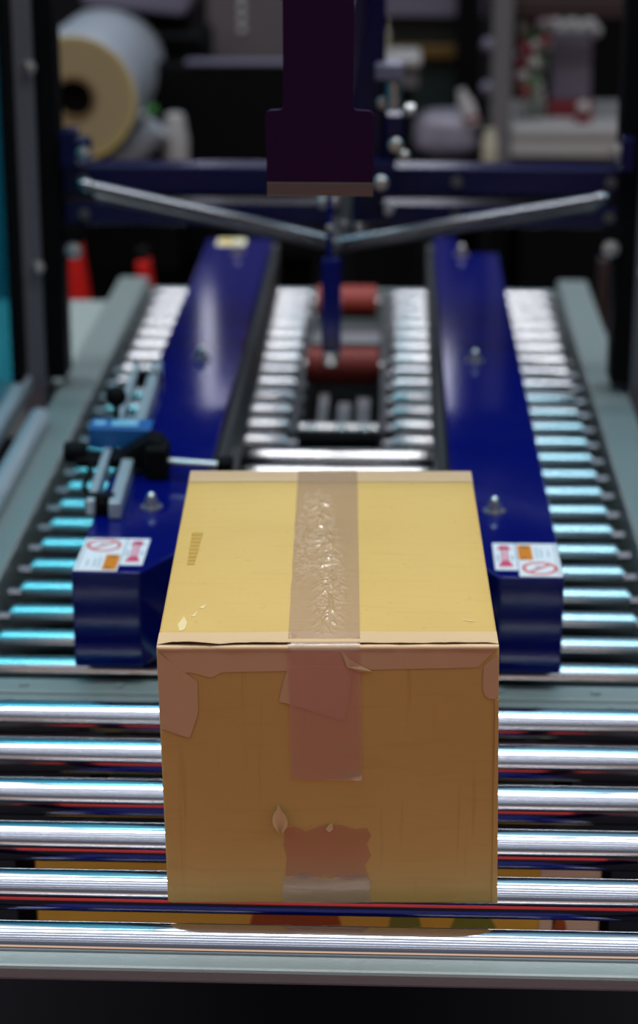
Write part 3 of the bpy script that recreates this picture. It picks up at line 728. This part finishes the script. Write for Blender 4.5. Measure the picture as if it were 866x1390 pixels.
for x, z, c, l in ((.445, .885, 'white', 'small white and red figure-sized pot in front of the lavender pack'),):
    t = thing('small_pot', (x, 5.03, .857), l.replace('figure-sized ', ''), 'pot')
    b = MB(); b.revolve((x, 5.03, .858), (0, 0, 1), [(0, 0), (0, .018), (.02, .022), (.022, 0)], 14); b.build('pot', 'dark_red', t)
    b = MB(); b.ball((x, 5.03, .894), .016, 12); b.build('pot_top', 'white', t)
# centre-right background
t = thing('green_cabinet', (.05, 5.4, 0), 'dark green cabinet with a pale worktop and brass bar between mast and stand', 'cabinet')
b = MB(); b.box(-.10, .20, 5.3, 5.8, 0, 1.07, .006); b.build('cabinet_body', 'dark_green', t)
b = MB(); b.box(-.10, .215, 5.25, 5.8, 1.078, 1.50, .006); b.build('worktop', 'lavender', t)
b = MB(); b.box(-.09, .19, 5.27, 5.30, .975, 1.008, .004); b.build('brass_bar', 'brass', t)
b = MB(); b.box(.145, .205, 5.22, 5.24, .4, 1.3, .004); b.build('side_leg', 'black', t)
tag(MB().revolve((-.035, 4.9, 1.03), (0, 0, 1), [(0, 0), (0, .016), (.055, .018), (.06, .012), (.085, .012), (.085, 0)], 18).build('cream_bottle', 'cream_plastic'), 'small cream bottle standing on the white ledge right behind the mast', 'bottle')
t = thing('ledge_unit', (0, 4.95, 0), 'black unit topped with a narrow white ledge just right of the mast', 'unit')
b = MB(); b.box(-.10, .057, 4.88, 5.05, 1.005, 1.03, .008); b.build('ledge', 'white', t)
b = MB(); b.box(-.05, .05, 4.90, 5.04, .955, 1.004, .005); b.build('bracket', 'mid_grey', t)
b = MB(); b.box(-.10, .035, 4.95, 5.04, .0, .9545, .005); b.build('unit_body', 'black', t)
t = thing('goods_table', (.13, 5.0, 0), 'low black table holding a bagged bundle and a bottle between mast and stand', 'table')
b = MB(); b.box(.04, .218, 4.85, 5.15, .77, .79, .004); b.build('table_top', 'black', t)
for x in (.05, .205):
    for y in (4.87, 5.13): MB().box(x-.008, x+.008, y-.008, y+.008, 0, .77, .002).build('leg', 'black', t)
def bag(a, c):
    th = a*2*PI; ph = c*PI; n = lambda q: math.copysign(abs(q)**.6, q)
    r = 1+.10*nz(math.cos(th)*2, math.sin(th)*2+c*5, 1.5)
    return Vector((.116+.075*r*n(math.cos(th))*n(math.sin(ph)), 4.98+.07*r*n(math.sin(th))*n(math.sin(ph)), .843-.052*r*n(math.cos(ph))))
b = MB(); b.grid(bag, 40, 20); tag(b.build('poly_bag', 'poly_bag'), 'crumpled clear poly bag of goods lying on the low black table', 'bag')
t = thing('tilted_bottle', (.165, 4.93, .895), 'white bottle with a red band leaning on the clear bag', 'bottle')
d_ = Vector((-.35, 0, 1)).normalized(); p_ = Vector((.178, 4.93, .868))
b = MB(); b.revolve(p_, d_, [(0, 0), (0, .020), (.05, .020), (.07, .012), (.085, .010), (.085, 0)], 18); b.build('bottle_body', 'white', t)
b = MB(); b.revolve(p_+d_*.008, d_, [(0, .0195), (0, .0208), (.012, .0208), (.012, .0195)], 18); b.build('red_band', 'dark_red', t)
tag(MB().revolve((.217, 4.86, .79), (0, 0, 1), [(0, 0), (0, .017), (.05, .019), (.06, .014), (.078, .013), (.078, 0)], 18).build('cream_bottle', 'cream_plastic'), 'cream bottle at the foot of the tall grey display post', 'bottle')

# ------------------------------------------------------------------ lights of the hall, plus one added over the carpet
w = bpy.data.worlds.new('hall'); sc.world = w; w.use_nodes = True
def hall_world():
    """surroundings of the exhibition hall by direction: dim ahead, lit stands low behind, lamps overhead"""
    nt = w.node_tree; N = nt.nodes; L = nt.links; bg = N['Background']
    tc = N.new('ShaderNodeTexCoord'); sp = N.new('ShaderNodeSeparateXYZ'); L.new(tc.outputs['Generated'], sp.inputs[0])
    def ramp(stops):
        mr = N.new('ShaderNodeMapRange'); mr.inputs['From Min'].default_value = -.2; mr.inputs['From Max'].default_value = 1
        L.new(sp.outputs['Z'], mr.inputs['Value'])
        r = N.new('ShaderNodeValToRGB'); e = r.color_ramp.elements
        while len(e) < len(stops): e.new(.5)
        for k, (z, c) in zip(e, stops): k.position = (z+.2)/1.2; k.color = (*c, 1)
        L.new(mr.outputs[0], r.inputs[0]); return r
    rear = ramp([(-.02, (.03, .03, .035)), (.05, (.10, .07, .06)), (.10, (1.1, .72, .46)), (.18, (1.05, .74, .58)), (.27, (.09, .09, .10)), (.55, (.17, .19, .24)), (.72, (.34, .38, .48)), (.90, (.50, .56, .70)), (1., (.45, .5, .6))])
    fore = ramp([(-.02, (.01, .01, .012)), (.40, (.04, .04, .06)), (.52, (.26, .32, .42)), (.62, (.45, .58, .70)), (.8, (.92, 1.12, 1.28)), (1., (.55, .62, .72))])
    mr = N.new('ShaderNodeMapRange'); mr.inputs['From Min'].default_value = -.25; mr.inputs['From Max'].default_value = .25; L.new(sp.outputs['Y'], mr.inputs['Value'])
    mx = N.new('ShaderNodeMix'); mx.data_type = 'RGBA'; L.new(mr.outputs[0], mx.inputs['Factor']); L.new(rear.outputs[0], mx.inputs['A']); L.new(fore.outputs[0], mx.inputs['B'])
    L.new(mx.outputs['Result'], bg.inputs['Color']); bg.inputs['Strength'].default_value = 1.0
hall_world()
def area(name, loc, sx, sy, power, col=(1, .97, .93), aim=None, spread=110):
    l = bpy.data.lights.new(name, 'AREA'); l.shape = 'RECTANGLE'; l.size = sx; l.size_y = sy; l.energy = power; l.color = col
    o = bpy.data.objects.new(name, l); COL.objects.link(o); o.location = loc
    l.spread = math.radians(spread)
    if aim is not None: o.rotation_euler = (Vector(aim)-Vector(loc)).to_track_quat('-Z', 'Y').to_euler()
    return o
area('overhead_light', (-.1, 1.8, 4.6), 8, .45, 86, (1, .98, .95))
area('overhead_light', (-.1, 3.3, 4.6), 8, .4, 45, (.95, .97, 1))
area('overhead_light', (-.1, -1.2, 4.6), 8, .5, 55, (1, .98, .95), spread=50)  # added narrow-beam light, brightens the red carpet that the rollers mirror
for _y, _w, _p in ((.55, .10, 8), (-.55, .14, 9), (-1.9, .10, 7), (-3.4, .16, 9)):
    area('tube_lamp', (-.1, _y, 4.55), 8, _w, _p, (.94, .97, 1), spread=130)
area('booth_light_box', (-.195, 6.0, 1.715), .73, .36, 1.2, (.84, .85, 1), aim=(-.195, 0, 1.715))

# ------------------------------------------------------------------ camera
f = 2850.
pt = math.atan(960/f); yw = math.atan(110/(f/math.cos(pt)))
F_ = Vector((-math.sin(yw)*math.cos(pt), math.cos(yw)*math.cos(pt), -math.sin(pt)))
Rr = Vector((math.cos(yw), math.sin(yw), 0)); U = Rr.cross(F_)
cd = bpy.data.cameras.new('camera'); cam = bpy.data.objects.new('camera', cd); COL.objects.link(cam)
mtx = Matrix((Rr, U, -F_)).transposed().to_4x4(); mtx.translation = (0, 0, 1.65); cam.matrix_world = mtx
cd.sensor_fit = 'AUTO'; cd.sensor_width = 36; cd.lens = f/1390*36; cd.shift_x = 0; cd.shift_y = -45/1390
cd.dof.use_dof = True; cd.dof.focus_distance = 1.73; cd.dof.aperture_fstop = 4.0; cd.clip_end = 100
sc.camera = cam
sc.view_settings.view_transform = 'Standard'; sc.view_settings.look = 'None'; sc.view_settings.gamma = 1
sc.view_settings.use_curve_mapping = False; sc.view_settings.exposure = 0.
try: sc.cycles.use_denoising = True
except Exception: pass
